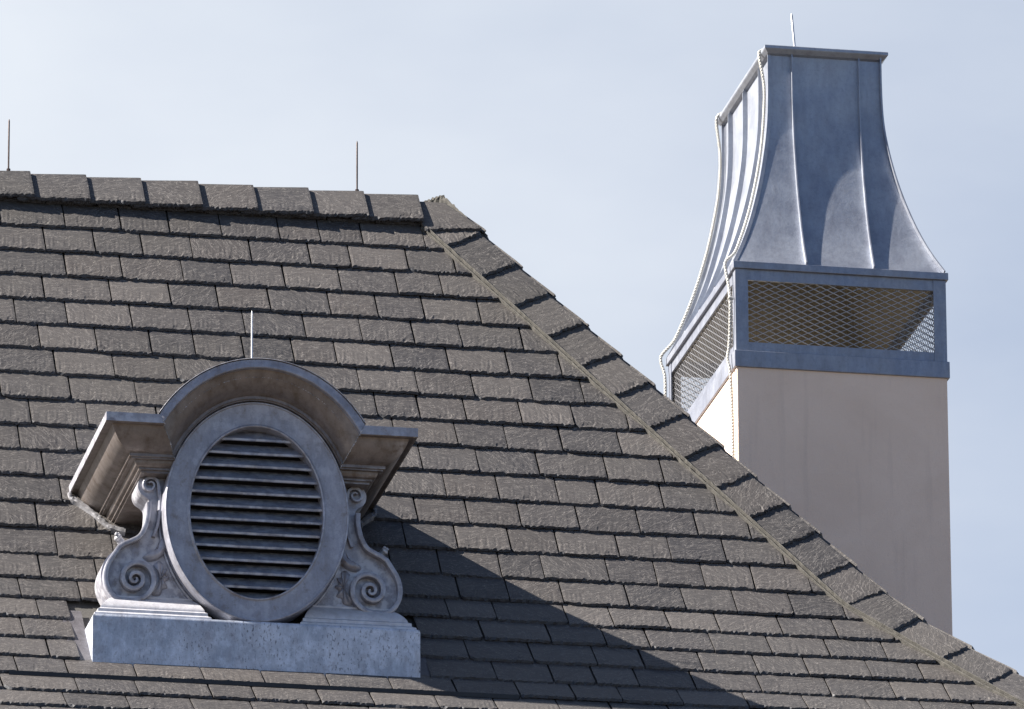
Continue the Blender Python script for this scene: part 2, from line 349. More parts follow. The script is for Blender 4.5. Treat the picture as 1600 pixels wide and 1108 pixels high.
EXPO, T = .2285, .0180
S0 = s_of_y(2.557)
def rowfill(mirror):
    mb = MB(); k = -1; prev = []
    while True:
        sb = S0 + EXPO*k
        if sb > S_TOP-.02: break
        sh = max(.02, sb-EXPO-.06)
        yb, zb, ny, nz = prof(sb); yh, zh, _, _ = prof(sh)
        ym, zm, my, mz = prof((sb+sh)/2)
        ln = math.hypot(yb-yh, zb-zh)
        xe_b, xe_h = HIP-yb-.10, HIP-yh-.10
        if not mirror: x = XL+rng.uniform(-.3, 0)
        else: x = -8.0
        joints = []
        if mirror:
            # end slope: x here runs along the eave, mirrored over the hip afterwards
            x = HIP-(2*YR-yb) if False else XR-(yh-YR)*0-2.2*(YR-yb)-.3
        while x < xe_b-.04:
            wdt = rng.gauss(.308, .034); wdt = min(.37, max(.235, wdt))
            nx = x+wdt
            for _ in range(8):
                if prev and min(abs(nx-q) for q in prev) < .07: wdt = min(.38, max(.225, wdt+rng.uniform(-.07, .07))); nx = x+wdt
                else: break
            xr = nx-rng.uniform(.006, .012)
            joints.append(nx)
            ub, uh = min(xr, xe_b), min(xr, xe_h)
            l_h = min(x, xe_h-.01)
            dz = (rng.uniform(-.004, .004) if rng.random() > .05 else rng.uniform(.004, .013)) + .004*math.sin(x*1.1+k)
            cut = False
            h0 = .0300+rng.uniform(-.002, .004)
            yb2 = yb
            # slates are cut away along the sides of the dormer plinth
            spans = [(x, ub, l_h, uh)]
            if not mirror and yb < .42 and yb > -.06 and yh > 0:
                spans = []
                if x < 6.37: spans.append((x, min(ub, 6.37), min(l_h, 6.37), min(uh, 6.37)))
                if ub > 8.18: spans.append((max(x, 8.18), ub, max(l_h, 8.18), uh))
            for (a0, a1, b0, b1) in spans:
                if a1-a0 < .03: continue
                n = (0, my, mz)
                skew = rng.uniform(-.002, .002) if rng.random() > .08 else rng.uniform(-.009, .009)
                slate(mb, (a0, Y0+yb-dz*abs(nz), zb-dz*.8), (a1, Y0+yb-(dz+skew)*abs(nz), zb-(dz+skew)*.8), (max(b1, b0+.01), Y0+yh, zh), (b0, Y0+yh, zh), n,
                      T+rng.uniform(-.001, .003), h0, .008)
            x = nx
        prev = joints; k += 1
    if mirror:
        mb.v = [(HIP-(p[1]-Y0), Y0+HIP-p[0], p[2]) for p in mb.v]
        mb.f = [f[::-1] for f in mb.f]
    return mb
front = rowfill(False).build('slate_field', [M_SLATE, M_RIVEN_SHADE], house, recalc=False)
rowfill(True).build('end_slope_slates', [M_SLATE, M_RIVEN_SHADE], house, recalc=False)

# ridge capping: overlapping slates saddled over the ridge, each lapping over the one to its right
rc = MB()
ridge_edges = [6.787-.312*k for k in range(6, 0, -1)]+[6.787,7.093,7.413,7.724,8.035,8.347,8.656]
capw = .262
nf = np.array([0, -math.sin(R(54.2)), math.cos(R(54.2))]); df = np.array([0, -math.cos(R(54.2)), -math.sin(R(54.2))])
top0 = np.array([0, Y0+YR, ZR+.044])
for i, xe in enumerate(ridge_edges):
    x0 = xe-.312-.09
    for side in (1, -1):
        nn = nf*np.array([1, side, 1]); dd = df*np.array([1, side, 1])
        rise_r, rise_l = .054+rng.uniform(-.005, .005), .032
        # quad: butt (bottom) along x; right end lifted over the next slate
        A = top0+dd*capw+np.array([x0, 0, 0]); B = top0+dd*(capw+rng.uniform(-.004, .008))+np.array([xe, 0, 0])
        Cc = top0+np.array([xe, 0, 0])+nn*0; D = top0+np.array([x0, 0, 0])
        q = (A+nn*(rise_l-.008), B+nn*(rise_r-.008), Cc+nn*(rise_r-.035), D+nn*(rise_l-.035))
        t = .024
        if side == 1: slate(rc, *q, nn, t, .012, .012, rough=1.3)
        else: slate(rc, q[1], q[0], q[3], q[2], nn, t, .012, .012)
# last cap at the hip junction
def rp(x, y, h): return np.array([x, Y0+y, zroof(y)])+nf*h
q_ = (rp(8.665, 2.640, .040), rp(8.985, 2.655, .050), rp(8.80, YR-.016, .040), rp(8.60, YR, .020))
slate(rc, *q_, nf, .022, .014, .014, rough=1.5)
mbx = MB(); slate(mbx, *q_, nf, .022, .013, .013, rough=1.5)
rc.add([(HIP-(p[1]-Y0), Y0+HIP-p[0], p[2]) for p in mbx.v], [f[::-1] for f in mbx.f], mbx.uv, mbx.mi)
rcap = rc.build('ridge_capping', [M_SLATE, M_RIVEN_SHADE], house, recalc=False)
# crumbled mortar at the junction of ridge and hip
mo = MB(); rows = []; rm = random.Random(5)
for k in range(30):
    x_ = 8.70+.25*k/29; zc_ = (ZR if x_ < XR else ZR-(x_-XR)*TP)+.052; c = Vector((x_, Y0+HIP-x_-.01, zc_)); w_ = .026*math.sin(math.pi*min(1, (k+1)/31))**.4*(1.2 if k < 12 else .6)
    rows.append([tuple(c+Vector((math.cos(a_)*w_*.7*rm.uniform(.6, 1.2), -math.sin(a_+.8)*w_*.7, math.sin(a_)*w_*rm.uniform(.5, 1.4)-.012))) for a_ in [2*math.pi*q/7 for q in range(7)]])
mo.grid(rows, closed=True); mo.add(rows[0], [tuple(range(7))]); mo.add(rows[-1], [tuple(range(7))])
mo.build('mortar', M_EDGE, house)
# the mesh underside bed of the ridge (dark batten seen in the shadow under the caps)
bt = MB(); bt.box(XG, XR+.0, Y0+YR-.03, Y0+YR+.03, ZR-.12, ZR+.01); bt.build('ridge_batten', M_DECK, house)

# hip capping: each cap laps over the next one down; two layers show along the sunlit left edge
hc = MB()
def hp(z_, c):                                   # point on the front slope on the plan line x+y=c at height z_
    y = float(np.interp(z_, _z, _y)); return np.array([c-y, Y0+y, z_])
zr_ = [17.681,17.456,17.242,17.026,16.815,16.606,16.386,16.175,15.967,15.765,15.574,15.362,15.173,14.983,14.777,14.601,14.44,14.28,14.12,13.96,13.80,13.64]
for i, z2 in enumerate(zr_):
    z2 += -.015
    zl = z2-.115
    zu2 = (zr_[i-1]+.05 if i else zr_[0]+.12); zul = zu2-.115
    for face in (0, 1):
        c1, c0 = HIP+.0, HIP-.292
        P00, P10, P11, P01 = hp(zl, c0), hp(z2, c1), hp(min(zu2, 17.95), c1), hp(min(zul, 17.86), c0)
        y = float(np.interp((zl+z2)/2, _z, _y)); _, _, ny, nz = prof(s_of_y(y)); nn = np.array([0, ny, nz])
        # 'n' leans slightly out over the hip so that the two faces meet
        if face == 0:
            mbx = MB()
            slate(mbx, P00, P10, P11, P01, nn, .016, .052+rng.uniform(-.003, .004), .028, chip=False, rough=1.5)
            # mitre: pull right column verts onto hip plane happens by overlap
            hc.add(mbx.v, mbx.f, mbx.uv, mbx.mi)
            # under-layer slate peeping out on the left edge
            mb2 = MB()
            o = (P10-P00)/np.linalg.norm(P10-P00)
            slate(mb2, P00-o*.012+np.array([0,0,-.05]), P10-o*.16+np.array([0,0,-.05]), P11-o*.16+np.array([0,0,-.05]), P01-o*.012+np.array([0,0,-.05]), nn, .013, .036, .022, chip=False, rough=.6)
            hc.add(mb2.v, mb2.f, mb2.uv, mb2.mi)
        else:
            mbx = MB()
            slate(mbx, P00, P10, P11, P01, nn, .016, .058, .030, chip=False, rough=1.3)
            v = [(HIP-(p[1]-Y0), Y0+HIP-p[0], p[2]) for p in mbx.v]
            hc.add(v, [f[::-1] for f in mbx.f], mbx.uv, mbx.mi)
rg2 = random.Random(3)
for off, wd_, hh, nm in ((.311, .004, .036, 0), (.294, .003, .050, 1)):
    mb = MB(); rows = []; z_ = 13.7
    while z_ < 17.70:
        y = float(np.interp(z_, _z, _y)); _, _, ny, nz = prof(s_of_y(y)); nn = np.array([0, ny, nz]); c = HIP-off+rg2.uniform(-.0012, .0012)+.003*math.sin(z_*9)*(nm == 0)
        o = hp(z_, c); a_ = np.array([.88, .28, .38]); a_ /= np.linalg.norm(a_); j = lambda: rg2.uniform(-.0012, .0012)
        rows.append([tuple(o+nn*.0), tuple(o+nn*(hh+j())+a_*j()), tuple(o+nn*(hh+.002+j())+a_*(wd_*.5)), tuple(o+nn*(hh+j())+a_*wd_*2), tuple(o+a_*wd_*2)])
        z_ += .016
    mb.grid(rows); mb.build('hip_edge_strip', M_EDGE, house)
hcap = hc.build('hip_capping', [M_SLATE, M_RIVEN_SHADE], house, recalc=False)

# thin dark metal strip under one course, in lapped lengths
sy, sz, sny, snz = prof(S0+EXPO*13)
# find the course butt just below the dormer plinth
kk = round((s_of_y(-.196)-S0)/EXPO); sb = S0+EXPO*kk; sy, sz, sny, snz = prof(sb)
dvec = Vector((0, snz, -sny))*-1                  # down the slope
dvec = Vector((0, -abs(snz), -abs(sny))).normalized(); nvec = Vector((0, sny, snz))
edges = [5.98, 6.95-.02, 7.49, 8.03, 8.60]
for i in range(4):
    st = MB(); a, bx = edges[i], edges[i+1]+.02
    o0 = Vector((0, Y0+sy, sz))+dvec*.004+nvec*(.006+.002*(i % 2)); rows = []
    for x_, dd in ((a, 0), (bx, rng.uniform(-.003, .003))):
        p = o0+Vector((x_, 0, 0))+dvec*dd
        rows.append([p+nvec*.026, p+nvec*.028+dvec*.004, p+nvec*.010+dvec*.018, p-nvec*.004+dvec*.016, p-nvec*.004-dvec*.0])
    st.grid([[tuple(q) for q in r] for r in rows], closed=True)
    st.build('drip_strip', M_STRIP, house)

# ================================================================ THE DORMER
XC = 7.287
dormer = empty('dormer_vent', (XC, Y0, 14.35), 'zinc dormer with oval louvred opening, arched hood and scroll brackets, on the slate roof', 'dormer')
D = lambda x, y, z: (XC+x, Y0+y, z)
ZC, RA, RB = 15.196, .482, .594                 # ring centre height and outer half-axes
IA, IB = .347, .462
# plinth
pb = MB(); NXX = 40
rows = []
prs = [(0.0, 14.05), (0.0, 14.30), (0.0, 14.45), (0.0, 14.58), (0.0, 14.5865), (.0015, 14.593), (.006, 14.600), (.014, 14.602), (.5, 14.602)]
hx = .852
for ins, z in prs[:-1]:
    rows.append([D(-hx+ins, .55, z), D(-hx+ins, ins-.02, z)]+[D(-hx+ins+(2*hx-2*ins)*t/NXX, ins-.02, z) for t in range(1, NXX)]+[D(hx-ins, ins-.02, z), D(hx-ins, .55, z)])
pb.grid(rows); pb.add([rows[-1][0], rows[-1][1], rows[-1][-2], rows[-1][-1]], [(0,1,2,3)])
pb.build('plinth', M_BASE, dormer, smooth=35)
# pedestals under the scrolls (stepped mouldings)
pp = [(.012,0),(.014,.016),(.030,.024),(.034,.028),(.035,.044),(.046,.050),(.052,.054),(.053,.062),(.060,.074),(.074,.092),(.092,.110),(.110,.124),(.120,.130),(.124,.134),(.124,.143)]
for sg in (-1, 1):
    mb = MB(); rows = []
    for ins, h in pp:
        xo, xi = -(.852-ins), -(.222+ins*.75)
        loop = [(xo, .5), (xo, ins), (xi, ins), (xi, .5)]
        rows.append([D(-sg*x, y, 14.602+h) for x, y in loop])
    mb.grid(rows); mb.add(rows[-1], [(0,1,2,3)])
    mb.build('pedestal', M_PED, dormer, smooth=30)
# body behind
for x_ in (XC-.44, XC+.39):
    bd = MB(); bd.box(x_, x_+.05, Y0+.20, Y0+1.35, 14.5, 15.5); bd.build('cheek_wall', M_ZINC, dormer)
# oval surround
def ell(a, b, t): return a*math.cos(t), b*math.sin(t)
NE = 128
rg = MB(); rows = []
ringprof = [(0,.14),(0,.004),(-.002,-.002),(-.006,-.005),(-.010,-.004),(-.013,.003),(-.016,.004)]  # outer offset, y
innerprof = [(.016,.004),(.012,.001),(.009,-.003),(.005,-.004),(.001,-.001),(0,.005),(0,.10)]
for d, y in ringprof:
    rows.append([D(*(lambda p: (p[0], y, ZC+p[1]))(ell(RA+d, RB+d, 2*math.pi*i/NE))) for i in range(NE)])
for d, y in innerprof:
    rows.append([D(*(lambda p: (p[0], y, ZC-.004+p[1]))(ell(IA+d, IB+d, 2*math.pi*i/NE))) for i in range(NE)])
rg.grid(rows, closed=True)
rg.build('oval_surround', M_ZINC, dormer, smooth=28)
# louvre
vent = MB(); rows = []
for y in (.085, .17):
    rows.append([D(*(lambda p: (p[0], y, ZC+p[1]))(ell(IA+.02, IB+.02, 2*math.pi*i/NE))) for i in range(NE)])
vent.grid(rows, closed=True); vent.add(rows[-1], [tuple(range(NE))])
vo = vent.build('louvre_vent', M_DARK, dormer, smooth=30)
z = ZC-IB-.02; nb = 0
for i in range(14):
    zb = 14.724+i*.0722                        # front lower lip
    hwid = lambda zz: (IA+.012)*math.sqrt(max(0, 1-((zz-ZC)/(IB+.012))**2))
    w0 = hwid(zb); w1 = hwid(zb+.05)
    if min(w0, w1) < .02 and zb > ZC: 
        continue
    w0 = max(w0, .05); w1 = max(w1, .02)
    bl = MB(); sec = [(.026, -.006), (.024, .004), (.030, .010), (.096, .066), (.101, .062), (.036, .003), (.032, -.008)]
    rows = []; ns_ = 14; sag = rng.uniform(-.002, .002)
    for j in range(ns_+1):
        u = -1+2*j/ns_
        r = []
        for (yy, zz) in sec:
            ww = w0+(w1-w0)*min(1, max(0, zz/.056))
            r.append(D(u*ww, yy+rng.uniform(-.0008, .0008), zb+zz+sag*(1-u*u)+rng.uniform(-.0006, .0006)))
        rows.append(r)
    bl.grid(rows, closed=True); bl.build('louvre_blade', M_BLADE, vo, smooth=30)

# crown profile: (projection from frieze, height below top)
crown = [(.225,0),(.225,-.018),(.2265,-.022),(.2265,-.043),(.222,-.047),(.190,-.047),(.187,-.052)]
for k in range(1, 11):
    s = k/10*math.pi/2
    crown.append((.187-.100*(.4*k/10+.6*(1-math.cos(s))), -.052-.112*(.4*k/10+.6*math.sin(s))))
crown += [(.083,-.166),(.083,-.181),(.072,-.184),(.072,-.190),(.050,-.192)]
for k in range(1, 6):
    a = k/5*math.pi/2; crown.append((.050-.020*(1-math.cos(a)), -.192-.030*math.sin(a)))
crown += [(.026,-.224),(.026,-.234),(.012,-.236),(.012,-.247),(0,-.247)]
ZT, FY, FX = 15.637, .06, .586
for sg in (-1, 1):
    mb = MB(); rows = [[], [], [], [], []]
    for p, h in crown:
        xi = max(.42, .534-.102*(-h/.19))
        rows[0].append(D(sg*xi, FY-p, ZT+h)); rows[1].append(D(sg*(xi+FX+p)/2, FY-p, ZT+h)); rows[2].append(D(sg*(FX+p), FY-p, ZT+h))
        rows[3].append(D(sg*(FX+p), .5, ZT+h)); yb = float(np.interp(ZT+h, _z, _y))+.06
        rows[4].append(D(sg*(FX+p), yb, ZT+h))
    mb.grid(rows)
    # soffit inwards to the cheek and the sheet-metal top
    zs = ZT-.247
    mb.add([D(sg*FX, FY, zs), D(sg*.40, FY, zs), D(sg*.40, .98, zs), D(sg*FX, .98, zs)], [(0,1,2,3)])
    mb.add([D(sg*.545, FY-.222, ZT), D(sg*(FX+.224), FY-.222, ZT), D(sg*(FX+.224), 1.2, ZT), D(sg*.545, 1.2, ZT)], [(0,1,2,3)])
    mb.build('cornice', M_BROWN, dormer, smooth=32)
    # thin standing edge along the top
    te = MB(); te.add([D(sg*.530, FY-.228, ZT), D(sg*(FX+.228), FY-.228, ZT), D(sg*(FX+.228), 1.17, ZT), D(sg*(FX+.228), 1.17, ZT+.006), D(sg*(FX+.228), FY-.228, ZT+.006), D(sg*.530, FY-.228, ZT+.006)], [(0,1,4,5),(1,2,3,4)])
    # facing band in bluish zinc: separate strip 2 mm proud
    fb = MB(); fx = FX+.2285
    fb.add([D(sg*.533, FY-.2285, ZT+.003), D(sg*fx, FY-.2285, ZT+.003), D(sg*fx, FY-.2285, ZT-.044), D(sg*.509, FY-.2285, ZT-.044)], [(0,1,2,3)])
    fb.add([D(sg*fx, FY-.2285, ZT+.003), D(sg*fx, 1.2, ZT+.003), D(sg*fx, 1.16, ZT-.044), D(sg*fx, FY-.2285, ZT-.044)], [(0,1,2,3)])
    fb.build('fascia', M_ZINC, dormer)
# arched hood with barrel roof behind
ah = MB(); arcp = [(.175,-.165),(.175,-.167)]
arc = []
for p, h in crown:
    if h < -.186: break
    arc.append((.177+h*(.175/.19), FY-p))
arc += [(.003,-.012),(.002,.02)]
def miter_t(d):
    lo, hi = R(5), R(80)                         # find the ellipse parameter where the offset curve crosses the mitre line
    for _ in range(40):
        t = (lo+hi)/2; x, zz = ell(RA+d, RB+d, t)
        # mitre from (.432,.256) to (.534,.447)
        side = (x-.432)*(.447-.256)-(zz-.256)*(.534-.432)
        if side > 0: lo = t
        else: hi = t
    return (lo+hi)/2
NA = 72; rows = []
for d, y in arc:
    t0 = miter_t(d); r = []
    for i in range(NA+1):
        t = t0+(math.pi-2*t0)*i/NA; x, zz = ell(RA+d, RB+d, t); r.append(D(x, y, ZC+zz))
    rows.append(r)
ah.grid(rows[5:])
ah.build('arched_hood', M_BROWN, dormer, smooth=30)
af = MB(); af.grid(rows[:6]); af.build('hood_fascia', M_ZINC, dormer, smooth=30)
br = MB(); r2 = []
for y in (-.172, -.166, .4, 1.0, 1.75):
    lift_ = 0.004 if y < -.1 else .002
    t0 = miter_t(.177); r = []
    for i in range(NA+1):
        t = t0+(math.pi-2*t0)*i/NA; x, zz = ell(RA+.177+lift_, RB+.177+lift_, t); r.append(D(x, y, ZC+zz))
    r2.append(r)
br.grid(r2)
o = br.build('barrel_roof', M_ZINC, dormer, smooth=40)
sm = o.modifiers.new('solid', 'SOLIDIFY'); sm.thickness = .003; sm.offset = 1

def catmull(pts, n=6):
    out = []
    for i in range(len(pts)-1):
        p0, p1, p2, p3 = [np.array(pts[max(0, min(len(pts)-1, i+k))], float) for k in (-1, 0, 1, 2)]
        for j in range(n):
            t = j/n; out.append(tuple(.5*((2*p1)+(-p0+p2)*t+(2*p0-5*p1+4*p2-p3)*t*t+(-p0+3*p1-3*p2+p3)*t**3)))
    out.append(tuple(pts[-1])); return out
rs = random.Random(11)
def wavy(name, pts, r, mat, sink=.0):
    mb = MB(); P = catmull(pts, 5); tp_ = [max(.12, .75+rs.uniform(-.7, .6)) for _ in P]
    mb.tube([(p[0]+rs.uniform(-.0012, .0012), p[1]+sink*(rs.random() < .45), p[2]+rs.uniform(-.0012, .0012)) for p in P], r, 6, tp_)
    return mb.build(name, mat, dormer, smooth=60)
for sg in (-1, 1):
    pts = []
    for p, h in crown[2:22]:
        if h < -.188: break
        pts.append(D(sg*(.534-.102*(-h/.19)), FY-p-.001, ZT+h))
    wavy('solder_line', pts, .0030, M_LEADW)
for d, y, a0, a1 in ((.098, None, 20, 160),):
    yq = float(np.interp(-d, [-q[0] for q in arc], [q[1] for q in arc]))
    pts = [D(*(lambda e_: (e_[0], yq-.0005, ZC+e_[1]))(ell(RA+d, RB+d, R(t)))) for t in range(44, 139, 2)]
    wavy('solder_line', pts, .0022, M_LEADW, sink=.004)
# scroll brackets, drawn on the left and mirrored
def bx_(px, py): return (6.671+(px-211)*.003345+(py-905)*.000024-XC, 14.832-(py-905)*.003457+(px-211)*.000177)
outline = [(221,737),(282,741),(272,800),(284,860),(305,915),(318,941),(183,941),(172,930),(163,914),(159.5,900),(160.5,887),(165,874),(174,863),(186,855),(200,849),(212,845),(221,837),(228,824),(232.5,808),(234.5,793),(234,780),(229,774),(222,769),(217.5,761),(217.5,751),(221,744)]
YB = .138
def smooth_closed(pts, fixed):
    return pts
def ribbon(mb, path, wdt, y0, y1, sg, taper=None):
    """raised band following a path in the bracket plane"""
    P = [Vector((a, 0, b)) for a, b in path]; rows = []
    for i, p in enumerate(P):
        d = (P[min(i+1, len(P)-1)]-P[max(0, i-1)]).normalized(); nn = Vector((-d.z, 0, d.x)); ww = wdt*(taper[i] if taper else 1)
        pr = [(-1, y1), (-.95, y0+.002), (-.7, y0), (.7, y0), (.95, y0+.002), (1, y1)]
        rows.append([D(sg*(p.x+nn.x*ww*a), y, p.z+nn.z*ww*a) for a, y in pr])
    mb.grid(rows); mb.add(rows[0], [tuple(range(6))]); mb.add(rows[-1], [tuple(range(6))])
ang = [-60,-30,0,30,60,90,135,180,225,270,315,360,405,450,495,540,600,660,720,780,840,900,960]
rad = [54,50.5,48.5,46.5,42,35.5,33,31.5,30,27.5,24.5,21.5,19,17,15.5,14.5,13,11.5,9.5,8,6.5,5,3.5]
def spiral(cx, cy, scale, a0, a1, inset=0):
    out = []
    for a in np.arange(a0, a1+1, 9):
        r = float(np.interp(a, ang, rad))*scale-inset
        out.append((cx-math.cos(R(a))*r, cy+math.sin(R(a))*r))
    return out
def leaf(mb, pts, base, sg, y0, h, lobes=5):
    """domed lobed leaf: closed outline pts around centre line from base"""
    P = catmull(pts+[pts[0]], 5)[:-1]; cx = sum(p[0] for p in P)/len(P); cy = sum(p[1] for p in P)/len(P); rows = []
    for s, hh in ((1, 0), (.93, .45), (.75, .8), (.5, 1.0), (.25, .8), (.05, .75)):
        r = []
        for i, p in enumerate(P):
            q = bx_(cx+(p[0]-cx)*s, cy+(p[1]-cy)*s); fl = .82+.18*math.sin(i/len(P)*2*math.pi*lobes*1.0)
            r.append(D(sg*q[0], y0-h*hh*fl, q[1]))
        rows.append(r)
    mb.grid(rows, closed=True)
for sg in (1, -1):
    body = MB(); ol = [outline[i] for i in range(len(outline))]
    curve = catmull(ol[6:]+[ol[0]], 3)
    poly = [bx_(*p) for p in ol[0:6]+curve[:-1]]
    pol = [(XC+sg*x, z_) for x, z_ in poly]
    body.prism(pol, Y0+YB+.006, Y0+YB+.22)
    bo = body.build('scroll_bracket', M_ZINC, dormer, smooth=35)
    vb = MB()
    edge = [(232,786),(232,800),(229.5,815),(224.5,829),(217,839.5),(206,845.5),(196,849.5),(184,856.5)]
    sp = spiral(211, 905, 1.0, -35, 960, 2.5)
    path = catmull(edge, 4)[:-1]+sp
    n_ = len(path); tap = [1.0 if i < n_*.55 else 1.0-.55*(i-n_*.55)/(n_*.45) for i in range(n_)]
    ribbon(vb, [bx_(*p) for p in path], .0125, YB-.042, YB+.01, sg, tap)
    ribbon(vb, [bx_(*p) for p in [(317,939),(300,938),(270,937.5),(232,937)]], .006, YB-.004, YB+.01, sg)
    vb.build('volute', M_ZINC, bo, smooth=35)
    uv_ = MB()
    up_sp = []
    for a in np.arange(-150, 420, 15):
        r = 12.5*(1-.78*((a+150)/570)); up_sp.append((234+math.cos(R(a+60))*r*sg/sg, 757-math.sin(R(a+60))*-r))
    lead_in = [(240,838),(246,822),(249.5,804),(251,788),(250,772)]
    a_ = [(234+math.cos(R(q))*(13.5-9*((20-q)/480)), 757-math.sin(R(q))*(13.5-9*((20-q)/480))) for q in np.arange(20, 21, 12)]
    sp2 = []
    for q in np.arange(0, 500, 14):
        r = 13.0*(1-.75*q/500); sp2.append((235+math.cos(R(q))*r, 757-math.sin(R(q))*r))
    ribbon(uv_, [bx_(*p) for p in catmull(lead_in, 4)[:-1]+sp2], .0085, YB-.024, YB+.01, sg, [1.0 if i < 24 else max(.4, 1-.02*(i-24)) for i in range(len(catmull(lead_in, 4)[:-1]+sp2))])
    uv_.build('volute', M_ZINC, bo, smooth=35)
    lf = MB(); leaf(lf, [(262,830),(266,848),(258,864),(245,873),(232,875),(224,868),(234,864),(243,857),(249,846),(255,836)], 0, sg, YB+.006, .034, 1)
    lf.build('acanthus_leaf', M_ZINC, bo, smooth=60)
    lf = MB(); leaf(lf, [(241,880),(249,874),(256,878),(256,885),(263,887),(260,895),(266,901),(260,907),(263,916),(255,919),(252,927),(243,929),(238,924),(247,912),(249,900),(247,889)], 0, sg, YB+.006, .022, 8)
    lf.build('acanthus_leaf', M_ZINC, bo, smooth=60)
    tp = MB(); A_ = Vector((*bx_(196,848),)); B_ = Vector((*bx_(183,833),)); pts = []; tpp = []
    for i in range(9):
        t = i/8; p = A_.lerp(B_, t); pts.append(D(sg*p.x, YB+.04-.02*t, p.y+.006*math.sin(t*3))); tpp.append([.55,.8,.95,1.0,.85,.95,1.1,.8,.3][i])
    tp.tube(pts, .022, 9, tpp)
    for k in range(4):
        c = Vector(pts[7])+Vector((rng.uniform(-.012,.012)*1, rng.uniform(-.012,.012), rng.uniform(0,.014))); tp.tube([tuple(c), tuple(c+Vector((-sg*-.004, 0, .012)))], .009, 6, [1,.5])
    tp.build('leaf_tip', M_LEADW, bo, smooth=70)
# frame moulding hugging the ring over the bracket plates
for sg in (-1, 1):
    fm = MB(); rows = []
    for i in range(33):
        t = R(180-8+ (62)*i/32); r = []
        for d, y in ((.002, YB+.01), (.002, YB-.01), (.008, YB-.013), (.014, YB-.01), (.016, YB+.01)):
            x, zz = ell(RA+d, RB+d, t); r.append(D(-sg*x*-1*1 if sg > 0 else -x, y, ZC+zz))
        rows.append(r)
    fm.grid(rows); fm.build('bead_moulding', M_ZINC, dormer, smooth=35)

# flashing where cornice, plinth and roof meet
def roofpt(x, y, h=.0):
    _, _, ny, nz = prof(s_of_y(y)); return np.array([x, Y0+y+ny*h, zroof(y)+nz*h])
def crumple(name, path, wdt, h, mat, amp=.008, seg=6):
    mb = MB(); P = catmull(path, seg); rows = []
    for i, p in enumerate(P):
        q = P[min(i+1, len(P)-1)]; q0 = P[max(i-1, 0)]; d = np.array(q)-np.array(q0); d = d/np.linalg.norm(d); nn = np.array([-d[1], d[0]])
        rows.append([tuple(roofpt(p[0]+nn[0]*wdt*a, p[1]+nn[1]*wdt*a, h+rng.uniform(-amp, amp)*(1 if abs(a) < 1 else .4)-(.03 if abs(a) == 1 else 0)+b)) for a, b in ((-1, 0), (-.8, .01), (-.3, .012), (.3, .012), (.8, .01), (1, 0))])
    mb.grid(rows); return mb.build(name, mat, dormer, smooth=50)
for sg in (-1, 1):
    path_ = []
    for p, h in [(.232,.004),(.226,-.03),(.19,-.055),(.14,-.105),(.10,-.15),(.07,-.19),(.03,-.225),(-.04,-.245)]:
        if sg == 1 and p < .12: break
        path_.append((XC+sg*(FX+p), float(np.interp(ZT+h-.075, _z, _y))))
    crumple('flashing', path_, .012, .030, M_LEADW, amp=.0035)
for x0, x1, ya_ in ((6.33, 6.437, -.015), (8.137, 8.20, .02)):
    mb = MB(); rows = []
    for y in np.linspace(ya_, .42, 9): rows.append([tuple(roofpt(x, float(y), .012+.003*abs(math.sin(x*40)))) for x in np.linspace(x0, x1, 5)])
    mb.grid(rows); mb.build('flashing', M_FLASH, dormer, smooth=50)

# ================================================================ THE CHIMNEY
CX0, CX1, CY0, CY1 = 11.277, 12.58, 50.0, 51.93
chim = empty('stucco_chimney', ((CX0+CX1)/2, (CY0+CY1)/2, 0), 'cream stucco chimney with mesh-sided metal cowl, rising behind the slate hip', 'chimney')
sh = MB(); sh.box(CX0, CX1, CY0, CY1, 0, 18.275); sh.build('shaft', M_STUCCO, chim, bevel=.006)
def ringbox(mb, x0, x1, y0, y1, z0, z1, t):
    """rectangular hollow frame"""
    o_ = [(x0,y0),(x1,y0),(x1,y1),(x0,y1)]; i_ = [(x0+t,y0+t),(x1-t,y0+t),(x1-t,y1-t),(x0+t,y1-t)]
    mb.grid([[(x,y,z) for x,y in l] for l, z in ((i_,z0),(o_,z0),(o_,z1),(i_,z1),(i_,z0))], closed=True)
bnd = MB(); ringbox(bnd, CX0-.014, CX1+.014, CY0-.014, CY1+.014, 18.262, 18.366, .06); bnd.build('lower_band', M_FRAME, chim, bevel=.003)
cr = MB(); cr.box(CX0+.03, CX1-.03, CY0+.03, CY1-.03, 18.27, 18.34); cr.build('mortar_crown', M_CROWN, chim)
# posts and rails
for sx in (0, 1):
    for sy_ in (0, 1):
        mb = MB(); xa = CX0-.002 if sx == 0 else CX1+.002-.078; ya = CY0-.002 if sy_ == 0 else CY1+.002-.078
        xo = CX0-.002 if sx == 0 else CX1+.002; yo = CY0-.002 if sy_ == 0 else CY1+.002; dx = 1 if sx == 0 else -1; dy = 1 if sy_ == 0 else -1
        a, t_ = .078, .008
        L_ = [(xo,yo),(xo+dx*a,yo),(xo+dx*a,yo+dy*t_),(xo+dx*t_,yo+dy*t_),(xo+dx*t_,yo+dy*a),(xo,yo+dy*a)]
        mb.grid([[(x,y,18.366) for x,y in L_], [(x,y,18.885) for x,y in L_]], closed=True); mb.build('corner_post', M_FRAME, chim)
rl = MB(); ringbox(rl, CX0+.003, CX1-.003, CY0+.003, CY1-.003, 18.368, 18.425, .012); rl.build('bottom_rail', M_FRAME, chim)
rl = MB(); ringbox(rl, CX0+.003, CX1-.003, CY0+.003, CY1-.003, 18.818, 18.886, .012); rl.build('top_rail', M_FRAME, chim)
rl = MB(); ringbox(rl, CX0-.016, CX1+.016, CY0-.016, CY1+.016, 18.886, 18.932, .04); rl.build('drip_edge', M_FRAME, chim, bevel=.003)
